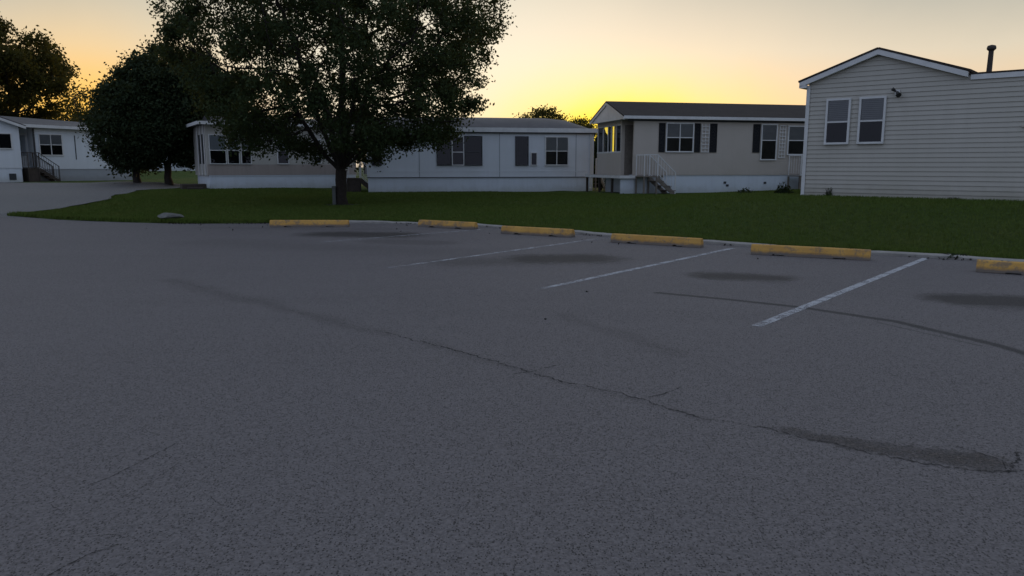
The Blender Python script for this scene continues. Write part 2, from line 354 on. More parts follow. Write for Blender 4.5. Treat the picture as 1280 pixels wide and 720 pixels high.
z = np.where(G[..., 1].ravel() < edge_y(G[..., 0].ravel())+.1, .006, z)
idx = np.arange(60*70).reshape(60, 70); F = np.stack([idx[:-1, :-1], idx[:-1, 1:], idx[1:, 1:], idx[1:, :-1]], -1).reshape(-1, 4)
road = npmesh('side_road', np.concatenate([G.reshape(-1, 2), z[:, None]], 1), F, M['asphalt_road']); tag(road, kind='structure')
# low concrete kerb
kx = np.concatenate([np.arange(-4.6, 24, .3)]); ky = edge_y(kx)
K = MB(); prof = [(-.01, -.05), (-.01, .035), (.01, .05), (.17, .055), (.19, .04), (.19, -.05)]
pts = []
for i, (x, y) in enumerate(zip(kx, ky)):
    dx = kx[min(i+1, len(kx)-1)]-kx[max(i-1, 0)]; dy = ky[min(i+1, len(kx)-1)]-ky[max(i-1, 0)]; l = math.hypot(dx, dy); nrm = (-dy/l, dx/l)
    dz = .012*math.sin(i*.7)+.006*math.sin(i*2.3)
    pts += [(x+nrm[0]*a, y+nrm[1]*a, b+(dz if b > 0 else 0)) for a, b in prof]
n = len(prof); K.add(pts, [(i*n+k, (i+1)*n+k, (i+1)*n+k+1, i*n+k+1) for i in range(len(kx)-1) for k in range(n-1)]+[tuple(range(n))])
tag(K.build('kerb', M['concrete'], bevel=0), kind='structure')
# painted bay lines and cracks: ribbons 4 mm above the asphalt
def ribbon(name, P, w, mat, wear=0, jit=0, zz=.004, step=.05, wj=0, end_fade=0):
    P = [Vector((*p, 0)) for p in P]; pts = []
    for a, b in zip(P, P[1:]):
        k = max(1, int((b-a).length/step)); pts += [a.lerp(b, i/k) for i in range(k)]
    pts.append(P[-1]); v = []; wr = []; off = 0
    for i, p in enumerate(pts):
        d = (pts[min(i+1, len(pts)-1)]-pts[max(i-1, 0)]).normalized(); nn = Vector((-d.y, d.x, 0))
        off = off*.7+random.uniform(-jit, jit)*(1 if d.x*d.x > .2 else .35); ww = w*(1+random.uniform(-wj, wj))
        c = p+nn*off; v += [(c+nn*ww/2)[:2]+(zz,), (c-nn*ww/2)[:2]+(zz,)]
        t = i/(len(pts)-1); e = wear+end_fade*max(0, 1-4*t); wr += [e, e]
    m = MB().add(v, [(2*i+1, 2*i+3, 2*i+2, 2*i) for i in range(len(pts)-1)]); o = m.build(name, mat)
    at = o.data.attributes.new('wear', 'FLOAT', 'POINT'); at.data.foreach_set('value', wr)
    return tag(o, kind='structure')
for a, b, w in (((-3.9, 14.9), (-.7, 18.1), .065), ((-1.82, 11.18), (1.8, 15.75), .06), ((.37, 9.25), (4.06, 13.9), 0.03), ((2.31, 7.03), (6.77, 12.36), .0)):
    ribbon('bay_line', [a, b], .10, M['line_paint'], w, .002, end_fade=.04)
CR = [([(-4.52, 9.98), (-3.4, 8.9), (-2.72, 8.21), (-1.9, 7.4), (-1.16, 6.75)], .012, .10), ([(-1.16, 6.75), (-.68, 6.31), (-.2, 5.8), (.12, 5.42), (.45, 5.1), (.84, 4.78), (1.0, 4.55), (1.15, 4.36)], .016, .0), ([(1.15, 4.36), (1.48, 4.22), (1.7, 3.98), (1.93, 3.79), (2.23, 3.6), (2.46, 3.58), (2.69, 3.84)], .014, .0),
      ([(2.46, 3.58), (2.9, 3.62)], .012, 0), ([(2.47, 3.61), (2.52, 3.72), (2.45, 3.86), (2.38, 3.95)], .008, .0), ([(.0, 5.36), (.12, 5.42), (.37, 5.63)], .013, 0), ([(.89, 4.8), (1.0, 4.87), (1.16, 5.04)], .013, 0), ([(1.48, 4.22), (1.75, 4.2), (2.05, 4.08)], .010, .06),
      ([(-2.02, 3.38), (-1.96, 3.5), (-1.91, 3.68), (-1.83, 3.97)], .006, .02), ([(-1.72, 2.6), (-1.69, 2.68), (-1.64, 2.79), (-1.56, 2.85)], .007, 0), ([(-2.3, 3.2), (-2.1, 3.25), (-1.95, 3.1)], .004, .06), ([(-1.2, 4.9), (-1.5, 4.6), (-1.6, 4.3)], .006, .07), ([(-2.7, 8.2), (-2.9, 7.0), (-2.6, 6.0)], .010, .12), ([(-1.7, 3.75), (-1.72, 3.45), (-1.78, 3.3)], .004, .06),
      ([(-1.45, 3.35), (-1.3, 3.2), (-1.15, 3.22)], .004, .06)]
for P, w, wr in CR: ribbon('asphalt_crack', P, w*.8, M['crack'], wr-.03, .016 if w > .013 else .006, .003, .015, .85)

# ---------------------------------------------------------------- parking stops
def stop(a, b, label):
    a = Vector((*a, 0)); b = Vector((*b, 0)); c = (a+b)/2; ang = math.degrees(math.atan2(b.y-a.y, b.x-a.x)); l = (b-a).length
    root = empty('parking_stop', (c.x, c.y, 0), ang, label=label, cat='parking stop', group='yellow parking stops along the kerb')
    m = MB(); prof = [(-.01, 0), (.002, .085), (.03, .155), (.05, .172), (.12, .172), (.14, .155), (.168, .085), (.18, 0)]
    xs_ = [-l/2, -l/2+.02, -l/2+.35, -l/2+.37, -l/2+.53, -l/2+.55, l/2-.55, l/2-.53, l/2-.37, l/2-.35, l/2-.02, l/2]; n = len(prof); v = []
    for i, x in enumerate(xs_):
        notch = i in (3, 4, 7, 8); sh = .985 if i in (0, len(xs_)-1) else 1
        for j, (y, z_) in enumerate(prof): v.append((x, (y-.08)*sh+.08, (z_ if z_ > 0 else (.028 if notch else 0))*sh+random.uniform(-.002, .002)))
    m.add(v, [(i*n+k, (i+1)*n+k, (i+1)*n+(k+1) % n, i*n+(k+1) % n) for i in range(len(xs_)-1) for k in range(n)]+[tuple(range(n)), tuple((len(xs_)-1)*n+k for k in range(n-1, -1, -1))])
    m.build('stop_body', M['yellow'], root, bevel=.006)
    for s in (-1, 1): MB().tube([(s*(l/2-.3), .085, .15), (s*(l/2-.3), .085, .177)], [.012, .012], 8).build('anchor_pin', M['iron'], root)
stop((-5.98, 18.74), (-4.04, 18.74), 'yellow parking stop in front of the big tree, set apart from the others')
stop((-2.34, 18.9), (-.9, 18.0), 'short looking yellow parking stop just past the tree, beyond the faintest bay line')
stop((-.25, 16.96), (1.25, 16.0), 'yellow parking stop behind the wide dark oil stain')
stop((1.95, 14.99), (3.47, 13.95), 'scuffed yellow parking stop between the third and fourth bay lines')
stop((4.08, 12.93), (5.71, 12.04), 'long yellow parking stop with grey rubbed foot, beside the boldest white line')
stop((6.62, 10.75), (8.2, 9.7), 'yellow parking stop cut off at the edge, nearest the camera')

# ---------------------------------------------------------------- house parts
def lap(m, s0, s1, z0, z1, lapz, proj, y=0, left=None, right=None, depth=.06, mode='front'):
    """lap boards on a wall face looking towards -y; left/right give the wall's ends at a height (a gable)"""
    k = int(round((z1-z0)/lapz)); hz = (z1-z0)/k
    for i in range(k):
        a, b = z0+i*hz, z0+(i+1)*hz
        la, lb = (left(a), left(b)) if left else (s0, s0); ra, rb = (right(a), right(b)) if right else (s1, s1)
        if ra-la < .02: continue
        if rb < lb: rb = lb = (la+ra)/2
        p = [(la, -proj, a), (ra, -proj, a), (rb, -.003, b), (lb, -.003, b), (la, 0, a), (ra, 0, a)]
        if mode == 'end': p = [(y-(-q[1]), q[0], q[2]) for q in p]      # a wall face looking towards -x
        else: p = [(q[0], y+q[1], q[2]) for q in p]
        f = [(0, 1, 2, 3), (4, 5, 1, 0)] if mode == 'front' else [(3, 2, 1, 0), (0, 1, 5, 4)]
        m.add(p, f)
    return m
def window(parent, s0, s1, z0, z1, y=0, rail=.5, mull=0, blind='upper', bmat='blind', frame='trim', w=.055, wid='window', curtain_or_dimmer=False, label=None):
    m = MB(); d = .05; y0 = y-d
    m.box(s0, s1, y0, y-.002, z1-w, z1).box(s0, s1, y0-.012, y-.002, z0, z0+w).box(s0, s0+w, y0, y-.002, z0+w, z1-w).box(s1-w, s1, y0, y-.002, z0+w, z1-w)
    n = mull+1; W = (s1-s0-2*w-mull*w*.8)/n
    fr = None; cells = []
    for i in range(n):
        a = s0+w+i*(W+w*.8); cells.append((a, a+W))
        if i: m.box(a-w*.8, a, y0+.004, y-.002, z0+w, z1-w)
    zr = z0+(z1-z0)*rail
    if rail:
        for a, b in cells: m.box(a, b, y0+.008, y-.004, zr-.02, zr+.02)
    fr = m.build(wid, M[frame], parent, bevel=.004)
    if label: fr['label'] = label
    for a, b in cells:
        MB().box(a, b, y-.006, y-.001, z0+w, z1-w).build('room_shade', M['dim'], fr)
        if blind:
            zb = zr+.02 if blind == 'upper' else z0+w
            bm_ = MB(); zz = z1-w; 
            while zz > zb+.01:
                h = min(.05, zz-zb); bm_.add([(a+.01, y-.014, zz), (b-.01, y-.014, zz), (b-.01, y-.022, zz-h+.004), (a+.01, y-.022, zz-h+.004)], [(3, 2, 1, 0)]); zz -= .05
            bm_.build('blind', M[bmat], fr)
        if curtain_or_dimmer:
            cm = MB(); k = 22; xs_ = sorted([a, b]+[a+(b-a)*random.random() for i in range(k-1)])
            cm.add([(x, y-.012-.006*math.sin(i*2.1), zz) for i, x in enumerate(xs_) for zz in (z0+w, z1-w)], [(2*i, 2*i+2, 2*i+3, 2*i+1) for i in range(k)])
            cm.build('curtain_or_dimmer', M['curtain_or_dimmer'], fr)
        if rail:
            MB().sheet(a, b, y-.034, zr+.02, z1-w).build('pane', M['glass'], fr); MB().sheet(a, b, y-.028, z0+w, zr-.02).build('pane', M['glass'], fr)
        else: MB().sheet(a, b, y-.034, z0+w, z1-w).build('pane', M['glass'], fr)
    return fr
def shutter(parent, s0, s1, z0, z1, mat='shutter', y=0):
    m = MB().box(s0, s0+.04, y-.03, y-.002, z0, z1).box(s1-.04, s1, y-.03, y-.002, z0, z1).box(s0+.04, s1-.04, y-.03, y-.002, z0, z0+.05).box(s0+.04, s1-.04, y-.03, y-.002, z1-.05, z1)
    zz = z0+.05
    while zz < z1-.06: m.add([(s0+.04, y-.026, zz), (s1-.04, y-.026, zz), (s1-.04, y-.008, zz+.05), (s0+.04, y-.008, zz+.05)], [(0, 1, 2, 3)]); zz += .05
    return m.build('shutter', M[mat], parent)
def skirt(parent, s0, s1, z1, mat, y=.02, panel=.0, depth=3.6, rib=.35):
    m = MB().box(s0+.03, s1-.03, y, y+depth, -.5, z1)
    x = s0+.1
    while x < s1-.1: m.box(x, x+.015, y-.006, y, -.5, z1-.03); x += rib
    m.box(s0, s1, y-.02, y+.01, z1-.04, z1)
    return m.build('skirting', M[mat], parent)
def steps(name, loc, rz, n, w, rise, run, mat, railmat, label, rails=True, side=(0, 1), closed=False, group=None):
    """a flight running down along +x from a landing that starts at x=0"""
    root = empty(name, loc, rz, label=label, cat='steps', group=group); H = n*rise; land = .6
    MB().box(0, land, 0, w, H-.04, H).build('landing', M[mat], root)
    for i in range(1, n): MB().box(land+(i-1)*run, land+i*run+.02, 0, w, H-i*rise-.035, H-i*rise).build('tread', M[mat], root)
    for y in (.02, w-.06):
        MB().bar((land, y+.02, H-.1), (land+(n-1)*run, y+.02, 0), .04, .16).build('stringer', M[mat], root)
        for xx in (.03, land-.03): MB().bar((xx, y+.02, -.1), (xx, y+.02, H-.05), .06).build('post', M[mat], root)
    if closed: MB().box(.02, land-.02, .04, w-.04, 0, H-.05).build('under_panel', M['wood_dark'], root)
    if rails:
        for k in side:
            y = .03 if k == 0 else w-.03; m = MB(); e = land+(n-1)*run
            m.bar((.03, y, H+.85), (land, y, H+.85), .035).bar((land, y, H+.85), (e, y, .9), .035).bar((.03, y, H), (.03, y, H+.87), .035).bar((land, y, H), (land, y, H+.87), .035).bar((e, y, -.1), (e, y, .92), .035)
            x = .15
            while x < e-.03:
                zt = H+.85 if x < land else H+.85-(x-land)/(e-land)*(H-.05); zb = H+.08 if x < land else zt-.75; m.bar((x, y, zb), (x, y, zt), .014); x += .12
            m.bar((land, y, H+.1), (e, y, .15), .02)
            m.build('handrail', M[railmat], root)
    return root

# ---------------------------------------------------------------- right home: grey lap siding, gable front, flat addition
hr = empty('mobile_home', (8.13, 21.4, .64), -41, label='large home close by with grey lap siding, a gable and two tall windows', cat='mobile home', group='mobile homes around the lawn')
PK, PZ = 1.75, 3.66
gl = lambda z: max(0, (z-3.05)/(PZ-3.05)*PK) if z > 3.05 else 0
gr = lambda z: 3.62-max(0, (z-3.05)/(PZ-3.05)*(3.62-PK)) if z > 3.05 else 3.62
w_ = MB()
lap(w_, 0, 3.62, .02, 3.04, .115, .022, right=lambda z: 3.62); lap(w_, 0, 3.62, 3.04, PZ, .115, .022, left=gl, right=gr)
lap(w_, 3.62, 10.5, .02, 3.04, .115, .022)
w_.add([(0, .0, -.5), (10.5, .0, -.5), (10.5, .0, 3.02), (3.62, .0, 3.02), (3.62, 0, 3.05), (PK, .0, PZ), (0, .0, 3.05)], [(0, 1, 2, 3, 4, 5, 6)])
w_.box(0.0, .012, .0, 14, -.5, 3.05).box(0.02, 10.48, .02, 13.9, -.5, 2.98)
lap(w_, 0, 14, .02, 3.04, .151, .016, y=0, mode='end')
w_.prism([(.02, 3.0), (3.6, 3.0), (3.6, 3.05), (PK, PZ-.02), (.02, 3.05)], .02, 13.9)
w_.build('wall', M['vinyl_grey'], hr)
rf = MB()
def roofslab(m, p0, p1, t, y0, y1):  # sloped slab between two section points
    d = Vector((p1[0]-p0[0], 0, p1[1]-p0[1])).normalized(); nn = Vector((-d.z, 0, d.x)); 
    if nn.z < 0: nn = -nn
    a, b = Vector((p0[0], 0, p0[1])), Vector((p1[0], 0, p1[1])); q = [a, b, b+nn*t, a+nn*t]
    return m.prism([(v.x, v.z) for v in q], y0, y1)
roofslab(rf, (-.24, 3.10), (PK, 3.80), .05, -.16, 14); roofslab(rf, (3.86, 3.09), (PK, 3.80), .05, -.158, 14.002)
rf.build('roof', M['shingle'], hr)
fs = MB()
fs.prism([(-.22, 2.97), (PK, 3.67), (PK, 3.80), (-.22, 3.10)], -.15, -.02).prism([(PK, 3.67), (3.82, 2.96), (3.82, 3.09), (PK, 3.80)], -.149, -.021)
fs.box(-.22, -.02, -.15, 13.9, 2.95, 3.02)
fs.build('gable_trim', M['trim'], hr)
MB().box(-.03, .05, -.045, -.031, -.1, 3.0).box(-.045, -.031, -.045, .05, -.1, 3.0).build('corner_trim', M['trim'], hr)
ad = MB().box(3.7, 10.6, -.06, 12, 3.02, 3.06).box(3.9, 10.6, -.05, -.02, 2.95, 3.02); ad.build('flat_roof', M['shingle'], hr)
MB().box(3.87, 10.6, -.055, -.02, 2.90, 3.018).build('fascia', M['trim'], hr)
for (a, b) in ((.51, 1.15), (1.36, 2.02)): window(hr, a, b, 1.42, 2.63, y=-.03, rail=.49)
fl = MB().box(2.2, 2.32, -.06, -.016, 2.64, 2.76).bar((2.26, -.06, 2.7), (2.3, -.14, 2.68), .03); flo = fl.build('flood_light', M['trim'], hr)
MB().tube([(2.28, -.12, 2.70), (2.33, -.2, 2.63), (2.345, -.22, 2.61)], [.03, .06, .065], 12).tube([(2.24, -.1, 2.72), (2.17, -.17, 2.78)], [.02, .045], 12).build('lamp_head', M['iron'], flo)
ch = MB().tube([(4.17, .35, 3.0), (4.17, .35, 3.12), (4.175, .35, 3.6)], [.075, .06, .055], 14).build('chimney', M['pipe'], hr, smooth=False)
MB().tube([(4.175, .35, 3.58), (4.175, .35, 3.62), (4.175, .35, 3.66), (4.175, .35, 3.70), (4.175, .35, 3.72)], [.06, .10, .10, .085, .02], 14).build('chimney_cap', M['pipe'], ch)
MB().box(5.0, 5.18, -.05, -.018, 1.75, 1.79).build('wall_bracket', M['siding_tan'], hr)

# ---------------------------------------------------------------- tan home with dark shutters
ht = empty('mobile_home', (4.74, 31.7, .32), 13, label='tan home with black shutters, dark shingled roof and glazed corner porch', cat='mobile home', group='mobile homes around the lawn')
D = 3.75; Lh = 14.0
w_ = MB(); lap(w_, .27, Lh, .82, 3.13, .11, .006)
w_.box(.27, Lh, .0, .1, .78, 3.14).box(1.6, Lh, .1, D, .78, 3.13)
w_.box(.0, 1.598, .69, .77, .78, 3.13)                         # porch wall facing the lawn
w_.box(.0, .08, .772, D, .78, 1.75).box(0, .08, .772, D, 2.9, 3.13)  # glazed side of the porch
w_.box(.082, 1.598, D-.08, D-.002, .78, 1.7).box(.082, 1.598, D-.08, D-.002, 3.0, 3.13)
w_.prism_x([(0, 3.13), (D, 3.13), (D/2, 3.13+.62)], .02, .1)
w_.prism_x([(0.02, 3.13), (D-.02, 3.13), (D/2, 3.13+.61)], Lh-.1, Lh)
w_.build('wall', M['siding_tan'], ht)
MB().prism_x([(-.02, 3.05), (D+.02, 3.05), (D+.2, 3.08), (D/2, 3.14+.63), (-.2, 3.08)], -.255, .018).build('gable_panel', M['trim'], ht)
dd = MB().box(.14, .98, .655, .688, .80, 2.85).build('door', M['wood_grey'], ht); MB().box(.88, .92, .62, .654, 1.75, 1.80).build('handle', M['iron'], dd)  # dark door panel added to deepen the tone of the shaded porch recess
r_ = MB()
for sgn in (0, 1):
    ya, yb = (-.25, D/2) if sgn == 0 else (D+.25, D/2); za, zb = 3.14, 3.86
    pts = [(ya, za), (yb, zb), (yb, zb+.05), (ya, za+.05)]
    if sgn: pts = pts[::-1]
    r_.prism_x(pts, -.3+sgn*.001, Lh+.2)
r_.build('roof', M['shingle'], ht)
f_ = MB().box(-.28, Lh+.18, -.262, -.235, 3.06, 3.18).box(-.28, Lh+.18, -.234, -.0, 3.06, 3.085)
f_.prism_x([(-.25, 3.02), (D/2, 3.74), (D/2, 3.86), (-.25, 3.14)], -.29, -.262).prism_x([(D/2, 3.74), (D+.25, 3.02), (D+.25, 3.14), (D/2, 3.86)], -.291, -.263)
f_.build('fascia', M['trim'], ht)
MB().box(-.02, Lh, -.018, .0, 2.98, 3.055).build('eave_shade_strip', M['trim_dark'], ht)  # dark strip standing in for the shade under the eave
def porch_glazing(parent):
    m = MB(); ys = [.772, 1.36, 1.95, 2.35, 2.98, D]; z0, z1 = 1.75, 2.9
    for y in ys[:-1]: m.box(.01, .07, y, y+.07, z0, z1)
    m.box(.01, .07, D-.07, D, z0, z1).box(-.005, .09, .772, D, z0-.03, z0+.03).box(.01, .07, .85, D-.07, z1-.05, z1)
    fr = m.build('window', M['trim'], parent, bevel=.003)
    for a, b in zip(ys, ys[1:]): MB().sheet_x(.037, a+.07, b, z0+.03, z1-.05).build('pane', M['glass'], fr)
    for a, b in ((ys[0], ys[1]), (ys[2], ys[3]), (ys[4], ys[5])): MB().sheet_x(.062, a+.07, b, z0+.03, z1-.05).build('curtain_or_dimmer', M['curtain_or_dimmer'], fr)  # dark sheets added behind some panes to dim the sky glow through the porch
    return fr
porch_glazing(ht)
m = MB().box(.082, .16, D-.06, D-.02, 1.7, 3.0).box(.8, .86, D-.06, D-.02, 1.7, 3.0).box(1.52, 1.598, D-.06, D-.02, 1.7, 3.0); bw = m.build('window', M['trim'], ht); MB().sheet(.16, 1.52, D-.04, 1.7, 3.0).build('pane', M['glass'], bw)
window(ht, 1.66, 2.92, 1.72, 2.94, y=-.006, rail=.5, mull=1)
window(ht, 6.03, 6.80, 1.40, 2.94, y=-.006, rail=.55, blind='upper')
window(ht, 7.30, 8.30, 1.62, 2.88, y=-.006, rail=.5)
for a, b in ((1.36, 1.63), (2.96, 3.22), (3.66, 3.98), (5.66, 5.99)): shutter(ht, a, b, 1.73, 2.92, y=-.006)
def trellis(s0, s1, z0, z1):
    m = MB(); y = -.03
    for x in (s0, (s0+s1)/2-.015, s1-.03): m.box(x, x+.03, y-.012, y, z0, z1)
    zz = z0
    while zz < z1: m.box(s0, s1, y-.026, y-.013, zz, zz+.03); zz += .15
    return m.build('lattice_panel', M['trim'], ht)
trellis(3.27, 3.62, 1.73, 2.9); trellis(6.9, 7.2, 1.5, 2.86)
skirt(ht, .33, Lh, .80, 'skirt_white', y=.03, rib=.9, depth=3.5)
MB().box(-.35, 1.6, -.1, 4.3, .70, .778).build('porch_deck', M['wood_grey'], ht)
MB().box(-.36, .34, -.125, -.102, .66, .78).box(-.375, -.352, -.1, 4.3, .66, .78).build('deck_trim', M['trim'], ht)
MB().box(-.28, .33, .0, .03, -.5, .66).build('deck_skirting', M['skirt_white'], ht)
for y in (.9, 2.5, 4.2): MB().bar((-.3, y, -.4), (-.3, y, .7), .09).build('deck_post', M['wood_dark'], ht)
for (x, z_) in ((1.9, .25), (4.4, .42), (6.3, .4), (4.52, .3)): MB().box(x, x+.12, .012, .026, z_, z_+.09).build('skirt_vent', M['trim_dark'], ht)
def loc_of(h, s, t, z): 
    a = h.rotation_euler.z; return (h.location.x+s*math.cos(a)-t*math.sin(a), h.location.y+s*math.sin(a)+t*math.cos(a), h.location.z+z)
steps('porch_steps', loc_of(ht, .32, -1.02, 0), 13, 4, .9, .19, .26, 'wood_grey', 'trim', 'white railed steps down from the glazed porch of the tan home')
steps('porch_steps', loc_of(ht, 7.35, -1.05, 0), 13, 4, .95, .19, .26, 'wood_grey', 'trim', 'thin white railed steps squeezed between the tan home and the grey sided home')

# ---------------------------------------------------------------- white home in the middle
hw = empty('mobile_home', (-6.59, 35, .24), 10.8, label='long plain white home right behind the big tree, with a curtained triple window', cat='mobile home', group='mobile homes around the lawn')
Lw, Dw = 10.7, 4.2
w_ = MB(); lap(w_, 0, Lw, .72, 2.88, .24, .004); w_.box(0, Lw, 0, Dw, .70, 2.9); w_.build('wall', M['siding_white'], hw)
arc = [(-.12+ (Dw+.24)*i/14, 2.98+.60*math.sin(math.pi*i/14)**.8) for i in range(15)]
r_ = MB(); n = len(arc)
def ringx(x, k, zc): return [(x, Dw/2+(y-Dw/2)*k, 2.9+(z_-2.9)*zc) for y, z_ in arc]
rings = [ringx(-.12, 1, .15), ringx(.15, .98, .55), ringx(.7, .97, .92), ringx(1.6, .97, 1), ringx(Lw-2.0, .97, 1), ringx(Lw-1.0, .97, .86), ringx(Lw-.3, .98, .5), ringx(Lw+.12, 1, .15)]
r_.add([p for q in rings for p in q], [(i*n+k, (i+1)*n+k, (i+1)*n+k+1, i*n+k+1) for i in range(len(rings)-1) for k in range(n-1)])
r_.build('roof', M['roof_grey'], hw, smooth=True)
MB().box(-.14, Lw+.14, -.15, -.002, 2.80, 3.0).box(-.14, -.002, 0, Dw+.1, 2.8, 3.0).box(Lw+.002, Lw+.14, 0, Dw+.1, 2.8, 3.0).build('fascia', M['trim'], hw)
MB().box(-.05, Lw+.05, -.10, -.006, 2.745, 2.797).build('gutter', M['trim_dark'], hw)
window(hw, .22, .66, 1.26, 2.6, rail=0, blind=None, curtain_or_dimmer=True, frame='trim_dark', w=.04, y=-.004)
window(hw, 3.17, 3.862, 1.26, 2.60, rail=0, blind=None, curtain_or_dimmer=True, frame='trim_dark', w=.04, y=-.004, label='curtained window of the triple, beside the tree')
window(hw, 3.865, 4.445, 1.26, 2.60, rail=.46, w=.045, y=-.004, bmat='curtain_or_dimmer'); window(hw, 4.448, 5.30, 1.26, 2.62, rail=.45, blind='upper', bmat='curtain_or_dimmer', frame='trim_dark', w=.04, y=-.004)
window(hw, 6.86, 7.50, 1.26, 2.62, rail=0, blind=None, curtain_or_dimmer=True, frame='trim_dark', w=.035, y=-.004)
window(hw, 7.60, 7.92, 1.26, 1.88, rail=0, blind=None, frame='trim', w=.04, y=-.004, label='small low window with white frame')
window(hw, 8.29, 9.45, 1.26, 2.62, rail=.5, mull=1, w=.05, y=-.004)
skirt(hw, 0, Lw, .71, 'skirt_white', y=.01, rib=2.4, depth=4.1)
MB().box(-.01, Lw+.01, -.032, -.012, .70, .735).build('belt_trim', M['trim_dark'], hw)
for x in (.05, Lw-.1): MB().box(x, x+.05, -.02, -.005, .74, 2.75).build('corner_trim', M['trim'], hw)
MB().box(.05, Lw-.05, -.016, -.005, .98, 1.0).build('lower_rail', M['siding_white'], hw)
for x in (2.35, 6.1, 9.8): MB().box(x, x+.03, -.013, -.004, .74, 2.74).build('panel_seam', M['skirt_grey'], hw)
MB().tube([(Lw-.18, -.05, 2.74), (Lw-.18, -.05, .25), (Lw-.18, -.16, .16)], [.03, .03, .03], 8).build('downpipe', M['trim'], hw)
steps('porch_steps', (-7.6, 35.25, .22), 8, 4, 1.0, .18, .24, 'wood_dark', 'trim', 'dark wooden steps with white rail at the tree side end of the long white home', closed=True)
steps('porch_steps', (4.12, 37.6, .26), 60, 4, .8, .18, .22, 'wood_grey', 'trim', 'small steps in the dark gap between the white home and the tan home')

# ---------------------------------------------------------------- cream home with enclosed porch, left of the tree
hm = empty('mobile_home', (-14.25, 36, .39), 30, label='cream home with enclosed porch and brown lower panels', cat='mobile home', group='mobile homes around the lawn')
Lm, Dm = 7.2, 4.0
w_ = MB(); w_.box(0, Lm, 0, .1, 1.16, 3.0).box(0, .1, .102, Dm, .64, 3.0).box(.102, Lm, .102, Dm-.002, .64, 2.998); w_.build('wall', M['siding_cream'], hm)
kp = MB().box(.0, Lm, -.012, .098, .66, 1.155)
x = .3
while x < Lm: kp.box(x, x+.03, -.02, -.013, .66, 1.15); x += .62
kp.build('lower_panel', M['knee_tan'], hm)
MB().box(-.35, Lm+.1, -.3, Dm+.2, 3.02, 3.1).prism_x([(-.3, 3.1), (Dm+.2, 3.1), (Dm/2, 3.5)], .3, Lm+.1).build('roof', M['roof_grey'], hm)
MB().box(-.37, Lm+.12, -.33, -.302, 2.99, 3.14).box(-.37, -.352, -.3, Dm+.2, 2.99, 3.14).build('fascia', M['trim'], hm)
window(hm, .12, .88, 1.17, 2.55, rail=.47, w=.04, bmat='siding_pale'); window(hm, .92, 1.48, 1.17, 2.55, rail=.47, w=.04, bmat='siding_pale'); window(hm, 1.53, 2.02, 1.17, 2.55, rail=.47, w=.04, bmat='siding_pale')
window(hm, 3.22, 3.80, 1.17, 2.55, rail=.47, w=.05, bmat='siding_pale'); window(hm, 5.0, 5.4, 1.2, 2.4, rail=.3, w=.04)
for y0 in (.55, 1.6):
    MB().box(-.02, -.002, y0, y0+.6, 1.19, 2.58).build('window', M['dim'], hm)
for y0 in (.35, 1.3, 2.4): MB().box(-.05, -.021, y0, y0+.1, .65, 3.0).build('porch_post', M['trim'], hm)
skirt(hm, .05, Lm, .65, 'skirt_white', y=.01, rib=1.15, depth=3.9)
b = empty('step_block', (-14.95, 35.0, .36), 30, label='low dark step block on the grass at the corner of the cream home', cat='step')
MB().box(-.1, .95, .0, .8, -.1, .30).box(.1, .75, -.3, -.002, -.1, .15).build('step', M['wood_dark'], b, bevel=.015)

# ---------------------------------------------------------------- pale home on the far left
hl = empty('mobile_home', (-28.9, 45, .57), 50, label='pale bluish home by the side road, with dark steps and a gabled wing', cat='mobile home', group='mobile homes around the lawn')
w_ = MB(); lap(w_, .95, 6.6, .74, 3.12, .2, .004); w_.box(.95, 6.6, 0, 5, .7, 3.14).box(.0, .95, .9, 5, .7, 3.14).build('wall', M['siding_pale'], hl)
MB().add([(-5, -.35, 3.4), (6.8, -.35, 3.2), (6.8, 2.6, 3.62), (-5, 2.6, 4.1), (6.8, 5.2, 3.2), (-5, 5.2, 3.4), (-5, -.35, 3.32), (6.8, -.35, 3.12), (6.8, 5.2, 3.12), (-5, 5.2, 3.32)],
        [(0, 1, 2, 3), (3, 2, 4, 5), (6, 9, 8, 7), (1, 7, 8, 4, 2), (0, 3, 5, 9, 6)]).build('roof', M['roof_grey'], hl)
MB().add([(-.1, -.37, 3.15), (6.8, -.37, 3.05), (6.8, -.37, 3.2), (-.1, -.37, 3.33), (-.1, -.352, 3.15), (6.8, -.352, 3.05), (6.8, -.352, 3.2), (-.1, -.352, 3.33)], [(0, 1, 2, 3), (7, 6, 5, 4), (0, 4, 5, 1), (3, 2, 6, 7), (1, 5, 6, 2), (0, 3, 7, 4)]).build('fascia', M['trim'], hl)
window(hl, 1.22, 2.52, 1.52, 2.8, rail=.5, mull=1, blind='upper', y=-.004)
MB().box(3.2, 3.25, -.02, -.005, 1.3, 2.75).build('conduit', M['trim_dark'], hl)
dm = MB().box(.18, .9, .84, .895, .78, 2.85).build('door', M['trim'], hl); MB().box(.28, .8, .83, .838, 1.5, 2.7).build('pane', M['glass'], dm)
for x in (.0, .93): MB().box(x, x+.08, -.08, -.005, -.1, 3.1).build('porch_post', M['trim_dark'], hl)
skirt(hl, .0, 6.55, .73, 'skirt_grey', y=.01, rib=1.8, depth=4.8)
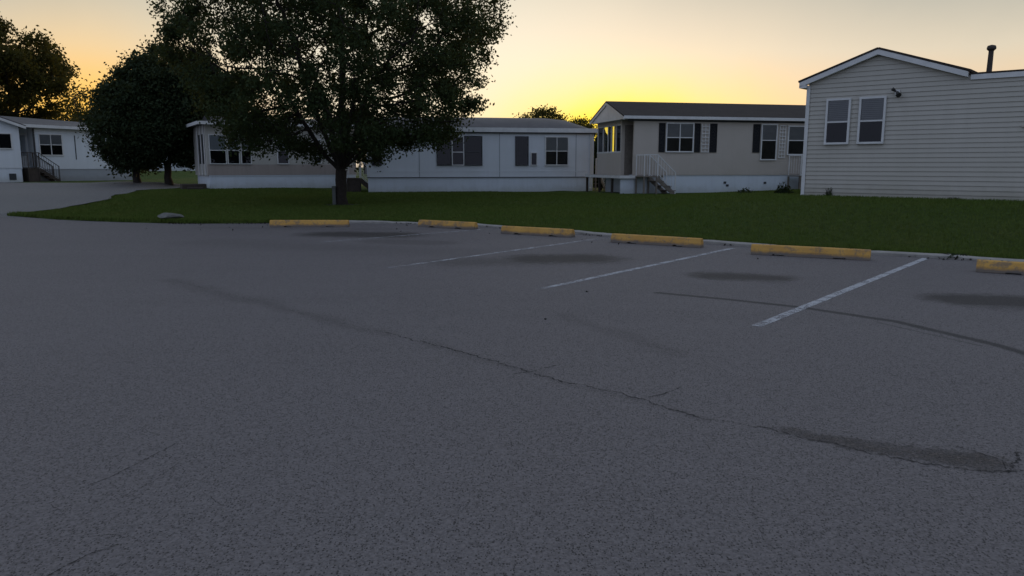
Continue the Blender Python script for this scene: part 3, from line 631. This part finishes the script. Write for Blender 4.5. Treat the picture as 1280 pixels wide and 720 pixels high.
# gabled wing standing out towards the road
w_ = MB(); lap(w_, -4.6, -.05, .80, 3.2, .2, .004, y=-.9)
w_.box(-4.6, -.05, -.9, 1.2, .78, 3.22); w_.add([(-4.6, -.898, 3.22), (-.05, -.898, 3.22), (-2.3, -.898, 4.0)], [(0, 1, 2)]); w_.build('wing_wall', M['siding_pale'], hl)
r_ = MB(); roofslab(r_, (-4.9, 3.15), (-2.3, 4.05), .06, -1.15, 3); roofslab(r_, (.25, 3.15), (-2.3, 4.05), .06, -1.151, 3.001); r_.build('wing_roof', M['roof_grey'], hl)
MB().prism([(.25, 3.0), (.25, 3.15), (-2.3, 4.05), (-2.3, 3.9)], -1.18, -1.152).prism([(-4.9, 3.0), (-2.3, 3.9), (-2.3, 4.05), (-4.9, 3.15)], -1.181, -1.153).build('wing_trim', M['trim'], hl)
window(hl, -1.15, -.45, 1.85, 2.75, y=-.904, rail=.0, blind=None, curtain_or_dimmer=True); window(hl, -3.4, -2.4, 1.5, 2.75, y=-.904, rail=.5, mull=1)
skirt(hl, -4.6, -.05, .80, 'skirt_white', y=-.88, rib=1.4, depth=2)
MB().box(-.75, -.4, -.91, -.885, .12, .48).build('skirt_vent', M['trim_dark'], hl)
steps('porch_steps', loc_of(hl, .22, -1.0, -.02), 50, 5, 1.0, .17, .26, 'wood_dark', 'wood_dark', 'dark brown wooden steps and railings at the door of the pale home', closed=True)

# distant white home seen between the trunks and the cream home
hd = empty('mobile_home', (-34, 72, 1.02), 5, label='small distant white home seen low between the dark trees and the cream home', cat='mobile home', group='mobile homes around the lawn')
w_ = MB(); lap(w_, 0, 12, .1, 2.1, .25, .005); w_.box(0, 12, 0, 4, -.5, 2.1).build('wall', M['siding_pale'], hd)
MB().prism_x([(-.3, 2.1), (4.3, 2.1), (2, 2.75)], -.2, 12.2).build('roof', M['roof_grey'], hd)
for x in (2.0, 7.4): window(hd, x, x+1, .9, 1.8, y=-.005)

# ---------------------------------------------------------------- trees
def leaves_mesh(name, C_, size, mat, parent, droop=.3):
    n = len(C_); a = rng.normal(size=(n, 3)); a[:, 2] -= droop; a /= np.linalg.norm(a, axis=1)[:, None]
    b = np.cross(a, rng.normal(size=(n, 3))); b /= np.linalg.norm(b, axis=1)[:, None]
    s = size*rng.uniform(.6, 1.25, n)[:, None]; c = np.cross(a, b)
    V = np.stack([C_-a*s*.5, C_+b*s*.30+c*s*.06, C_+a*s*.55, C_-b*s*.30+c*s*.06], 1).reshape(-1, 3)
    return npmesh(name, V, np.arange(4*n).reshape(n, 4), mat, parent)
def grow(attr, seeds, step=.35, infl=2.2, kill=.5, iters=60):
    """space colonisation; seeds: list of (point, parent index)"""
    P = [np.array(p, float) for p, _ in seeds]; par = [q for _, q in seeds]; A_ = attr.copy()
    for it in range(iters):
        if not len(A_): break
        PP = np.array(P); best = np.full(len(A_), 1e9); bi = np.zeros(len(A_), int)
        for i in range(0, len(PP), 1500):
            d = np.linalg.norm(A_[:, None]-PP[None, i:i+1500], axis=2); j = d.argmin(1); dm_ = d[np.arange(len(A_)), j]; u_ = dm_ < best; best[u_] = dm_[u_]; bi[u_] = j[u_]+i
        keep = best > kill; A2 = A_[keep]; b2 = bi[keep]; d2 = best[keep]; act = d2 < infl
        if not act.any():
            infl *= 1.5
            if infl > 30: break
            A_ = A2; continue
        grew = {}
        for k in np.where(act)[0]:
            v = (A2[k]-PP[b2[k]])/d2[k]; grew[b2[k]] = grew.get(b2[k], 0)+v
        for k, v in grew.items():
            nrm = np.linalg.norm(v)
            if nrm < 1e-3: continue
            v = v/nrm+rng.normal(size=3)*.13+np.array([0, 0, .06]); v /= np.linalg.norm(v)
            P.append(PP[k]+v*step); par.append(k)
        A_ = A2
    return np.array(P), np.array(par)
def make_tree(name, base, attr, stems, r_trunk, nleaf, leaf_size, leaf_mat, spread=.3, step=.35, infl=2.2, kill=.5, trunk_h=1.3, minr=.012, tippow=2.3, **kw):
    root = empty(name, base, 0, **kw)
    seeds = [((0, 0, -.3), -1)]; k = 0; zz = 0
    while zz < trunk_h: seeds.append(((random.uniform(-.03, .03), random.uniform(-.03, .03), zz), len(seeds)-1)); zz += .3
    top = len(seeds)-1
    for (az, el, ln) in stems:
        p = np.array(seeds[top][0], float); q = top; n_ = int(ln/step); e_ = R(el)
        for i in range(n_):
            e2 = e_+(R(88)-e_)*.4*i/n_; d = np.array([math.cos(R(az))*math.cos(e2), math.sin(R(az))*math.cos(e2), math.sin(e2)]); d += rng.normal(size=3)*.06
            p = p+d*step; seeds.append((tuple(p), q)); q = len(seeds)-1
    P, par = grow(attr, seeds, step, infl, kill)
    n = len(P); cnt = np.zeros(n); ch = np.zeros(n, int)
    for i in range(n-1, 0, -1): ch[par[i]] += 1
    rad = np.zeros(n)
    for i in range(n-1, -1, -1):
        if rad[i] == 0: rad[i] = minr**tippow
        if par[i] >= 0: rad[par[i]] += rad[i]
    rad = rad**(1/tippow); r_lo = rad.min(); rad = minr+(r_trunk-minr)*(rad-r_lo)/(rad[3]-r_lo)
    sub = np.ones(n)
    for i in range(n-1, 0, -1): sub[par[i]] += sub[i]
    rad[0] *= 1.55; rad[1] *= 1.25
    m = MB(); V = []; Fc = []; 
    nseg = 6
    for i in range(1, n):
        a, b_ = P[par[i]], P[i]; ra = min(rad[par[i]], rad[i]*1.35) if par[i] > 3 else rad[par[i]]; rb = rad[i]
        if rb < .006: continue
        d = b_-a; l = np.linalg.norm(d)
        if l < 1e-5: continue
        d /= l; u_ = np.cross(d, [.31, .95, .05]); u_ /= np.linalg.norm(u_); w2 = np.cross(d, u_); ns = 14 if rb > .12 else (7 if rb > .03 else 4); o = len(V)
        for c, r_2 in ((a, ra), (b_+d*rb*.3, rb)):
            for k in range(ns):
                t = 2*math.pi*k/ns; lump = 1+.08*math.sin(3*t+c[2]) if rb > .1 else 1; V.append(tuple(c+(u_*math.cos(t)+w2*math.sin(t))*r_2*lump))
        Fc += [(o+k, o+(k+1) % ns, o+ns+(k+1) % ns, o+ns+k) for k in range(ns)]
    m.v = V; m.f = Fc; m.build('trunk', M['bark'], root, smooth=True)
    tip = np.where((sub <= 7) & (np.arange(n) > top+2))[0]
    w = np.where(ch[tip] == 0, 3.0, 1.0); w /= w.sum()
    pick = rng.choice(tip, nleaf, p=w); C_ = P[pick]+rng.normal(size=(nleaf, 3))*spread*np.array([1, 1, .8])
    leaves_mesh('crown', C_, leaf_size, leaf_mat, root)
    return root
def envelope(n, prof, jitter=.12, seed=1, voids=0, vr=(.4, .9), lobes=.12, sx=1, cx=0):
    """random points inside a crown whose radius by height is PROF, biased to the shell, with holes"""
    r_ = np.random.default_rng(seed); zs = np.array([p[0] for p in prof]); rs = np.array([p[1] for p in prof]); out = []
    ph = r_.uniform(0, 6.28, 6)
    while len(out) < n:
        z_ = r_.uniform(zs[0], zs[-1]); rr = np.interp(z_, zs, rs); a = r_.uniform(0, 6.28)
        k = 1+lobes*(math.sin(3*a+ph[0]+z_*.9)+.7*math.sin(5*a+ph[1]-z_*1.4)+.5*math.sin(9*a+ph[2]+z_*3))
        if r_.uniform() > (rr/rs.max())**1.4: continue
        q = r_.uniform()**.42*rr*k; out.append((cx+math.cos(a)*q*sx, math.sin(a)*q, z_))
    out = np.array(out)
    if voids:
        for i in range(voids):
            c = out[r_.integers(len(out))]; out = out[np.linalg.norm(out-c, axis=1) > r_.uniform(*vr)]
    return out
main_prof = [(1.5, .7), (1.8, 2.0), (2.1, 3.1), (2.5, 4.0), (3.0, 4.6), (3.8, 5.0), (4.8, 5.4), (6.0, 5.85), (7.2, 5.8), (8.4, 5.2), (9.6, 3.6), (10.6, 1.6), (11, .4)]
stems = [(0, 55, 3.2), (40, 62, 3.4), (85, 50, 2.8), (130, 63, 3.5), (180, 50, 3.2), (215, 66, 3.8), (265, 52, 2.8), (310, 60, 3.4), (20, 42, 2.4), (160, 40, 2.4), (280, 42, 1.8), (90, 80, 4.5)]
def blob(c, rad, n, seed):
    r_ = np.random.default_rng(seed); q = r_.normal(size=(n, 3)); q /= np.linalg.norm(q, axis=1)[:, None]; return np.array(c)+q*np.array(rad)*r_.uniform(.3, 1, (n, 1))
skirts = [blob((-3.2, -.6, 2.7), (1.4, 1.2, .6), 90, 1), blob((-2.2, -2.2, 2.3), (1.3, 1.0, .6), 90, 2), blob((2.9, -.8, 2.5), (1.4, 1.2, .6), 110, 3), blob((1.3, -2.2, 2.1), (1.1, .9, .5), 70, 6)]
crown_pts = np.concatenate([envelope(3200, main_prof, seed=4, voids=165, vr=(.35, .85), lobes=.07)]+skirts)
crown_pts[:, 0] *= np.where(crown_pts[:, 0] < 0, .92, 1.0)
make_tree('leafy_tree', (-6.0, 27.0, .09), crown_pts, stems, .19, 175000, .112, M['leaf'], spread=.19, step=.3, infl=1.5, kill=.36,
          label='big spreading leafy tree standing on the lawn behind the first yellow stop', cat='tree')
dk = [(.85, 1.3), (1.45, 2.0), (2.3, 2.9), (3.5, 3.05), (4.8, 2.5), (5.8, 1.6), (6.4, .4)]
dark = [((-19.3, 39.5, .58), .98, 'pair', 0), ((-18.0, 40.2, .6), 1.1, '', 1), ((-16.7, 41.6, .58), 1.08, '', 2)]
dlab = ['dark dense tree beside the pale home, nearest the side road', 'dark dense tree with the tallest crown, middle one of the three dark trees', 'dark dense tree nearest the cream home, its crown merging with the big tree']
for i, (b_, k, _, s) in enumerate(dark):
    pr = [(z_*k*(.9 if i == 0 else 1), r_2*(.64 if i == 0 else .74)*k) for z_, r_2 in dk]
    make_tree('dark_tree', b_, envelope(520, pr, seed=20+i, lobes=.13, voids=12, vr=(.3, .6)), [(a*72+s*30, 45, 1.6) for a in range(5)], .17, 40000, .17, M['leaf_dark'], spread=.28, step=.32, infl=1.6, kill=.5, trunk_h=1.1, label=dlab[i], cat='tree', group='dark trees by the side road')
fl_prof = [(2.5, 2.0), (4, 3.6), (6, 5.2), (8.2, 5.9), (10.3, 4.4), (11.7, 1.4)]
make_tree('broad_tree', (-40.4, 60, .7), envelope(900, fl_prof, seed=33, voids=25, vr=(.6, 1.3), lobes=.1), [(a*60, 50, 3.5) for a in range(6)], .35, 52000, .27, M['leaf_olive'], spread=.42, step=.5, infl=2.6, kill=.8, trunk_h=2,
          label='broad olive tree rising behind the roof of the pale home', cat='tree')
ft_prof = [(1.8, 1.5), (3, 3), (4.6, 3.3), (6, 2.4), (6.9, .6)]
ft = make_tree('sunset_tree', (-39.0, 72, .9), envelope(420, [(a*1.15, b_) for a, b_ in ft_prof], seed=41, voids=14, vr=(.5, 1.0), lobes=.12), [(a*90, 50, 2.2) for a in range(4)], .2, 3600, .24, M['leaf_olive'], spread=.4, step=.5, infl=2.4, kill=.7, trunk_h=1.6,
          label='thin tree lit through by the orange sky, between the broad tree and dark trees', cat='tree')
g0 = make_tree('distant_tree', (3.2, 82, .5), envelope(420, [(a*1.0, b_*.95) for a, b_ in ft_prof], seed=43, voids=12, vr=(.5, 1.0), lobes=.15), [(a*90, 50, 2.2) for a in range(4)], .2, 7000, .26, M['leaf_olive'], spread=.36, step=.5, infl=2.4, kill=.7, trunk_h=1.6,
          label='distant tree whose top shows above the middle of the white roof', cat='tree', group='distant trees behind the homes')
for (x, y, k, lab) in ((7.2, 84, .86, 'distant low tree whose top shows where the white roof ends'), (-16, 84, .95, 'distant tree hidden behind the crown of the big tree'), (-26, 92, 1.0, 'distant tree behind the cream home'), (-47, 86, 1.0, 'distant tree behind the broad olive tree'), (19, 88, .8, 'distant tree behind the tan home'), (31, 90, .8, 'distant tree behind the grey sided home'), (-4, 96, .85, 'distant tree behind the white home, left of its bare roof')):
    c = copy_tree(g0); c.location = (x, y, .5); c.rotation_euler.z = random.uniform(0, 6); c.scale = (k, k, k); c['label'] = lab
# leafy column put in to fill the dark gap between the white and the tan home
cs = empty('dark_gap_filler', (4.55, 39.0, .3), label='tall narrow dark leafy column put in to fill the dark gap between the white and tan homes', cat='shrub')
n = 9000; z_ = rng.uniform(.1, 3.0, n); a = rng.uniform(0, 6.28, n); rr = .42*np.minimum(1, (3.15-z_)*1.2)*rng.uniform(.3, 1, n)**.5
leaves_mesh('crown', np.stack([np.cos(a)*rr, np.sin(a)*rr, z_], 1), .12, M['leaf_dark'], cs); MB().tube([(0, 0, -.2), (0, 0, 2.2)], [.05, .02], 7).build('trunk', M['bark'], cs)

# ---------------------------------------------------------------- small things on the ground
# mulch ring round the trunk
m = MB(); pts = [(math.cos(k/24*6.283)*random.uniform(.62, .8), math.sin(k/24*6.283)*random.uniform(.5, .7), .0) for k in range(24)]
m.add([(0, 0, .07)]+pts, [(0, 1+k, 1+(k+1) % 24) for k in range(24)]); mu = m.build('mulch_bed', M['mulch']); mu.location = (-6.0, 27.0, .115); tag(mu, kind='structure')
pd = empty('utility_pedestal', (-6.24, 26.85, .09), 5, label='slim pale grey utility pedestal standing against the big tree trunk', cat='utility box')
MB().box(-.06, .06, -.06, .06, -.1, .62).build('housing', M['plastic_pale'], pd, bevel=.01); MB().box(-.07, .07, -.07, .07, .60, .70).build('cap', M['plastic_pale'], pd, bevel=.02)
def rock(name, sx, sy, sz, mat, seed, parent=None):
    r_ = random.Random(seed); import bmesh
    bm = bmesh.new(); bmesh.ops.create_icosphere(bm, subdivisions=3, radius=1)
    dirs = [Vector((r_.uniform(-1, 1), r_.uniform(-1, 1), r_.uniform(-1, 1))).normalized() for _ in range(16)]; cut = [r_.uniform(.38, .8) for _ in dirs]
    for v in bm.verts:
        for d, c in zip(dirs, cut):
            t = v.co.dot(d)
            if t > c: v.co -= d*(t-c)
        v.co.x *= sx; v.co.y *= sy; v.co.z *= sz
    me = bpy.data.meshes.new(name); bm.to_mesh(me); bm.free(); me.materials.append(mat); o = bpy.data.objects.new(name, me); col.objects.link(o); o.parent = parent; return o
o = rock('flat_rock', .40, .26, .09, M['stone'], 3); o.location = (-9.15, 20.35, .18); o.rotation_euler = (.06, .05, .1); tag(o, 'flat pale rock lying on a dark one at the lawn edge', 'rock')
o = rock('dark_rock', .36, .2, .14, M['stone_dark'], 5); o.location = (-9.12, 20.42, .10); tag(o, 'dark rock under the flat pale rock at the lawn edge', 'rock')
o = rock('road_stone', .22, .15, .1, M['stone_dark'], 8); o.location = (-20.0, 38.6, .50+.08); tag(o, 'small dark stone in front of the dark trees', 'rock')
o = rock('pebble', .02, .018, .012, M['stone_dark'], 9); o.location = (.9, 9.0, .008); tag(o, 'small dark pebble near the middle bay line', 'pebble')
o = rock('pebble', .018, .018, .012, M['stone_dark'], 12); o.location = (.33, 7.35, .008); tag(o, 'small dark pebble on open asphalt nearer the camera', 'pebble')
# timber edged bed beside the grey sided home
bd = empty('garden_bed', (6.15, 22.6, .50), 2, label='low dark timber edged bed beside the corner of the grey sided home', cat='garden bed')
MB().box(0, 2.1, 0, .12, -.2, .10).box(0, .12, .12, 1.0, -.2, .10).build('timber_edge', M['wood_dark'], bd, bevel=.01); MB().box(.12, 2.1, .12, 1.0, -.2, .06).build('soil', M['mulch'], bd)
def shrub(loc, rx, h, n_, label, mat='leaf_dark', size=.07):
    root = empty('low_shrub', loc, label=label, cat='shrub'); a = rng.uniform(0, 6.28, n_); q = rng.uniform(0, 1, n_)**.5; z_ = rng.uniform(0, 1, n_)
    leaves_mesh('foliage', np.stack([np.cos(a)*q*rx*(.75+.25*np.sin(3*a+1)), np.sin(a)*q*rx*.6, z_*h*(1-.75*q**2)*(.75+.25*np.sin(5*a))], 1), size, M[mat], root)
    m = MB()
    for k in range(7): t = k*.9; m.tube([(0, 0, -.05), (math.cos(t)*rx*.3, math.sin(t)*rx*.2, h*.4), (math.cos(t)*rx*.6, math.sin(t)*rx*.35, h*.75)], [.01, .007, .004], 5)
    m.build('stem', M['bark'], root)
shrub((7.0, 23.0, .56), .42, .30, 900, 'low dark clump of plants inside the timber edged bed')
shrub((8.0, 22.6, .6), .32, .45, 1000, 'dark green bush against the corner of the grey sided home')
shrub((8.63, 20.86, .64), .16, .32, 160, 'thin weed growing under the first window of the grey sided home', 'leaf', .05)
shrub((10.9, 18.86, .62), .22, .14, 160, 'small low weed at the foot of the grey sided wall past the gable', 'leaf', .05)
shrub((7.25, 12.35, .03), .35, .07, 260, 'scrap of dead leaves and weed in the kerb at the boldest bay line end', 'leaf_dark', .05)

# a scatter of dry leaves blown against the kerb
n = 700; lx_ = rng.uniform(-9, 12, n); ly_ = edge_y(lx_)-.03-np.abs(rng.normal(size=n))*.12-(rng.random(n) < .12)*rng.uniform(0, 2.5, n)
ok = np.sin(lx_*1.9)+np.sin(lx_*.77+1)+rng.normal(size=n)*.5 > .2; lx_, ly_ = lx_[ok], ly_[ok]
lv = leaves_mesh('dry_leaves', np.stack([lx_, ly_, np.full(len(lx_), .012)+rng.uniform(0, .015, len(lx_))], 1), .055, M['mulch'], None); tag(lv, 'dry brown leaves and grit gathered along the foot of the kerb', 'leaves', kind='stuff')
# grass blades over the lawn
n = 330000
gx = rng.uniform(-17, 17, n*2); go = rng.uniform(0, 1, n*2)**1.5*17+rng.normal(size=n*2)*.06+.05*np.sin(gx*2.3)+.05*np.sin(gx*5.1+1)
gy = edge_y(gx)+.12+go; keep = np.abs(gx/gy) < .78; gx, gy, go = gx[keep][:n], gy[keep][:n], go[keep][:n]
inr = (gx < -13.9) & (gx < np.interp(gy, [p[1] for p in Rb], [p[0] for p in Rb])+.05)
bad = inr | (((gx+6)**2/.5+(gy-27)**2/.36) < 1) | ((gx > -4.7) & (gy < edge_y(gx)+.2)) | (go < -.08)
gx, gy = gx[~bad], gy[~bad]; n = len(gx); gz = terr(gx, gy); 
az = rng.uniform(0, 6.28, n); dist = np.hypot(gx, gy); hh = rng.uniform(.03, .07, n)*(1+.8*(gy < edge_y(gx)+.45)); ww = .007*np.clip(dist/16, .8, 2.2)
dx, dy = np.cos(az), np.sin(az); lx, ly = rng.normal(size=n)*.025, rng.normal(size=n)*.025
V = np.stack([np.stack([gx-dx*ww, gy-dy*ww, gz-.01], 1), np.stack([gx+dx*ww, gy+dy*ww, gz-.01], 1), np.stack([gx+lx, gy+ly, gz+hh], 1)], 1).reshape(-1, 3)
gr_ = npmesh('grass', V, np.arange(3*n).reshape(n, 3), M['grass_blade'], per=3); tag(gr_, 'short green grass covering the lawn', 'grass', kind='stuff')

# ---------------------------------------------------------------- sky, sun, camera
SUN_AZ, SUN_EL = 8.3, 1.5
w = bpy.data.worlds.new('World'); sc.world = w; w.use_nodes = True; nt = w.node_tree; bg = nt.nodes['Background']
sky = nt.nodes.new('ShaderNodeTexSky'); sky.sky_type = 'NISHITA'; sky.sun_disc = False; sky.sun_elevation = R(SUN_EL); sky.sun_rotation = R(SUN_AZ)
sky.altitude = 0; sky.air_density = 1.0; sky.dust_density = 3.0; sky.ozone_density = 1.0
L(nt, sky.outputs[0], bg.inputs[0]); bg.inputs[1].default_value = .015
# evening air over the clear sky: pale peach to orange towards the sunset, dusk blue opposite, all by real sky direction
tc = nt.nodes.new('ShaderNodeTexCoord'); sp = nt.nodes.new('ShaderNodeSeparateXYZ'); L(nt, tc.outputs['Generated'], sp.inputs[0])
el = math_(nt, 'MULTIPLY', math_(nt, 'ARCSINE', sp.outputs[2]), 180/math.pi)
azm = math_(nt, 'MULTIPLY', math_(nt, 'ARCTAN2', sp.outputs[0], sp.outputs[1]), 180/math.pi)
def gauss(u, v):
    q = math_(nt, 'ADD', math_(nt, 'MULTIPLY', u, u), math_(nt, 'MULTIPLY', v, v)); return math_(nt, 'EXPONENT', math_(nt, 'MULTIPLY', q, -.5))
def lin(x, c, k): return math_(nt, 'MULTIPLY', math_(nt, 'SUBTRACT', x, c), k)
def ramp(x, x0, x1, stops):
    f = maprange(nt, x, x0, x1); r = nt.nodes.new('ShaderNodeValToRGB'); L(nt, f, r.inputs[0]); e = r.color_ramp.elements
    for i, (p, c) in enumerate(stops):
        k = e[i] if i < 2 else e.new(.5)
        k.position = (p-x0)/(x1-x0); k.color = (*c, 1)
    return r.outputs[0]
FRONT = [(-5, (.10, .08, .07)), (0, (.92, .48, .17)), (3.5, (.94, .62, .33)), (7.5, (.71, .63, .49)), (12, (.40, .415, .375)), (30, (.36, .40, .46)), (90, (.36, .43, .57))]
BACK = [(-5, (.07, .07, .085)), (0, (.32, .34, .46)), (8, (.335, .385, .52)), (25, (.34, .415, .57)), (90, (.36, .43, .57))]
BROAD = (.93, .875, .71); LEFTG = (1.1, .62, .12); CORE = (1.1, .88, .09)
wisp = maprange(nt, noise(nt, tc.outputs['Generated'], 3.0, 5, .6, .4), .3, .7, -1, 1)
el2 = math_(nt, 'ADD', el, math_(nt, 'MULTIPLY', wisp, .7))
front = ramp(el2, -5, 90, FRONT); back = ramp(el, -5, 90, BACK)
daz = math_(nt, 'ABSOLUTE', math_(nt, 'SUBTRACT', azm, SUN_AZ))
base = mixc(nt, maprange(nt, daz, 35, 115, 0, 1, True), front, back)
base = mixc(nt, math_(nt, 'MULTIPLY', gauss(lin(azm, -4, 1/14), lin(el, 5, 1/8.5)), .9), base, BROAD)
base = mixc(nt, math_(nt, 'MULTIPLY', gauss(lin(azm, -28.5, 1/5.5), lin(el, 1, 1/4.4)), 1.3, clamp=True), base, LEFTG)
base = mixc(nt, math_(nt, 'MULTIPLY', gauss(lin(azm, SUN_AZ-.6, 1/5.8), lin(el2, 2.0, 1/2.4)), 1.25, clamp=True), base, CORE)
bg2 = nt.nodes.new('ShaderNodeBackground'); L(nt, base, bg2.inputs[0]); bg2.inputs[1].default_value = 1
ads = nt.nodes.new('ShaderNodeAddShader'); L(nt, bg.outputs[0], ads.inputs[0]); L(nt, bg2.outputs[0], ads.inputs[1]); L(nt, ads.outputs[0], nt.nodes['World Output'].inputs[0])
ld = bpy.data.lights.new('sun', 'SUN'); ld.energy = .5; ld.angle = R(2.0); ld.color = (1, .62, .28); lo = bpy.data.objects.new('sun', ld); col.objects.link(lo)
lo.rotation_euler = (R(90-SUN_EL), 0, R(180-SUN_AZ))
cd = bpy.data.cameras.new('camera'); cam = bpy.data.objects.new('camera', cd); col.objects.link(cam); cam.location = (0, 0, 1.5); cam.rotation_euler = (R(90)-math.atan(153/950), 0, 0)
cd.sensor_width = 36; cd.lens = 36*950/1280; cd.clip_end = 2000; sc.camera = cam
sc.view_settings.view_transform = 'Standard'; sc.view_settings.look = 'None'; sc.view_settings.exposure = 0; sc.view_settings.gamma = 1
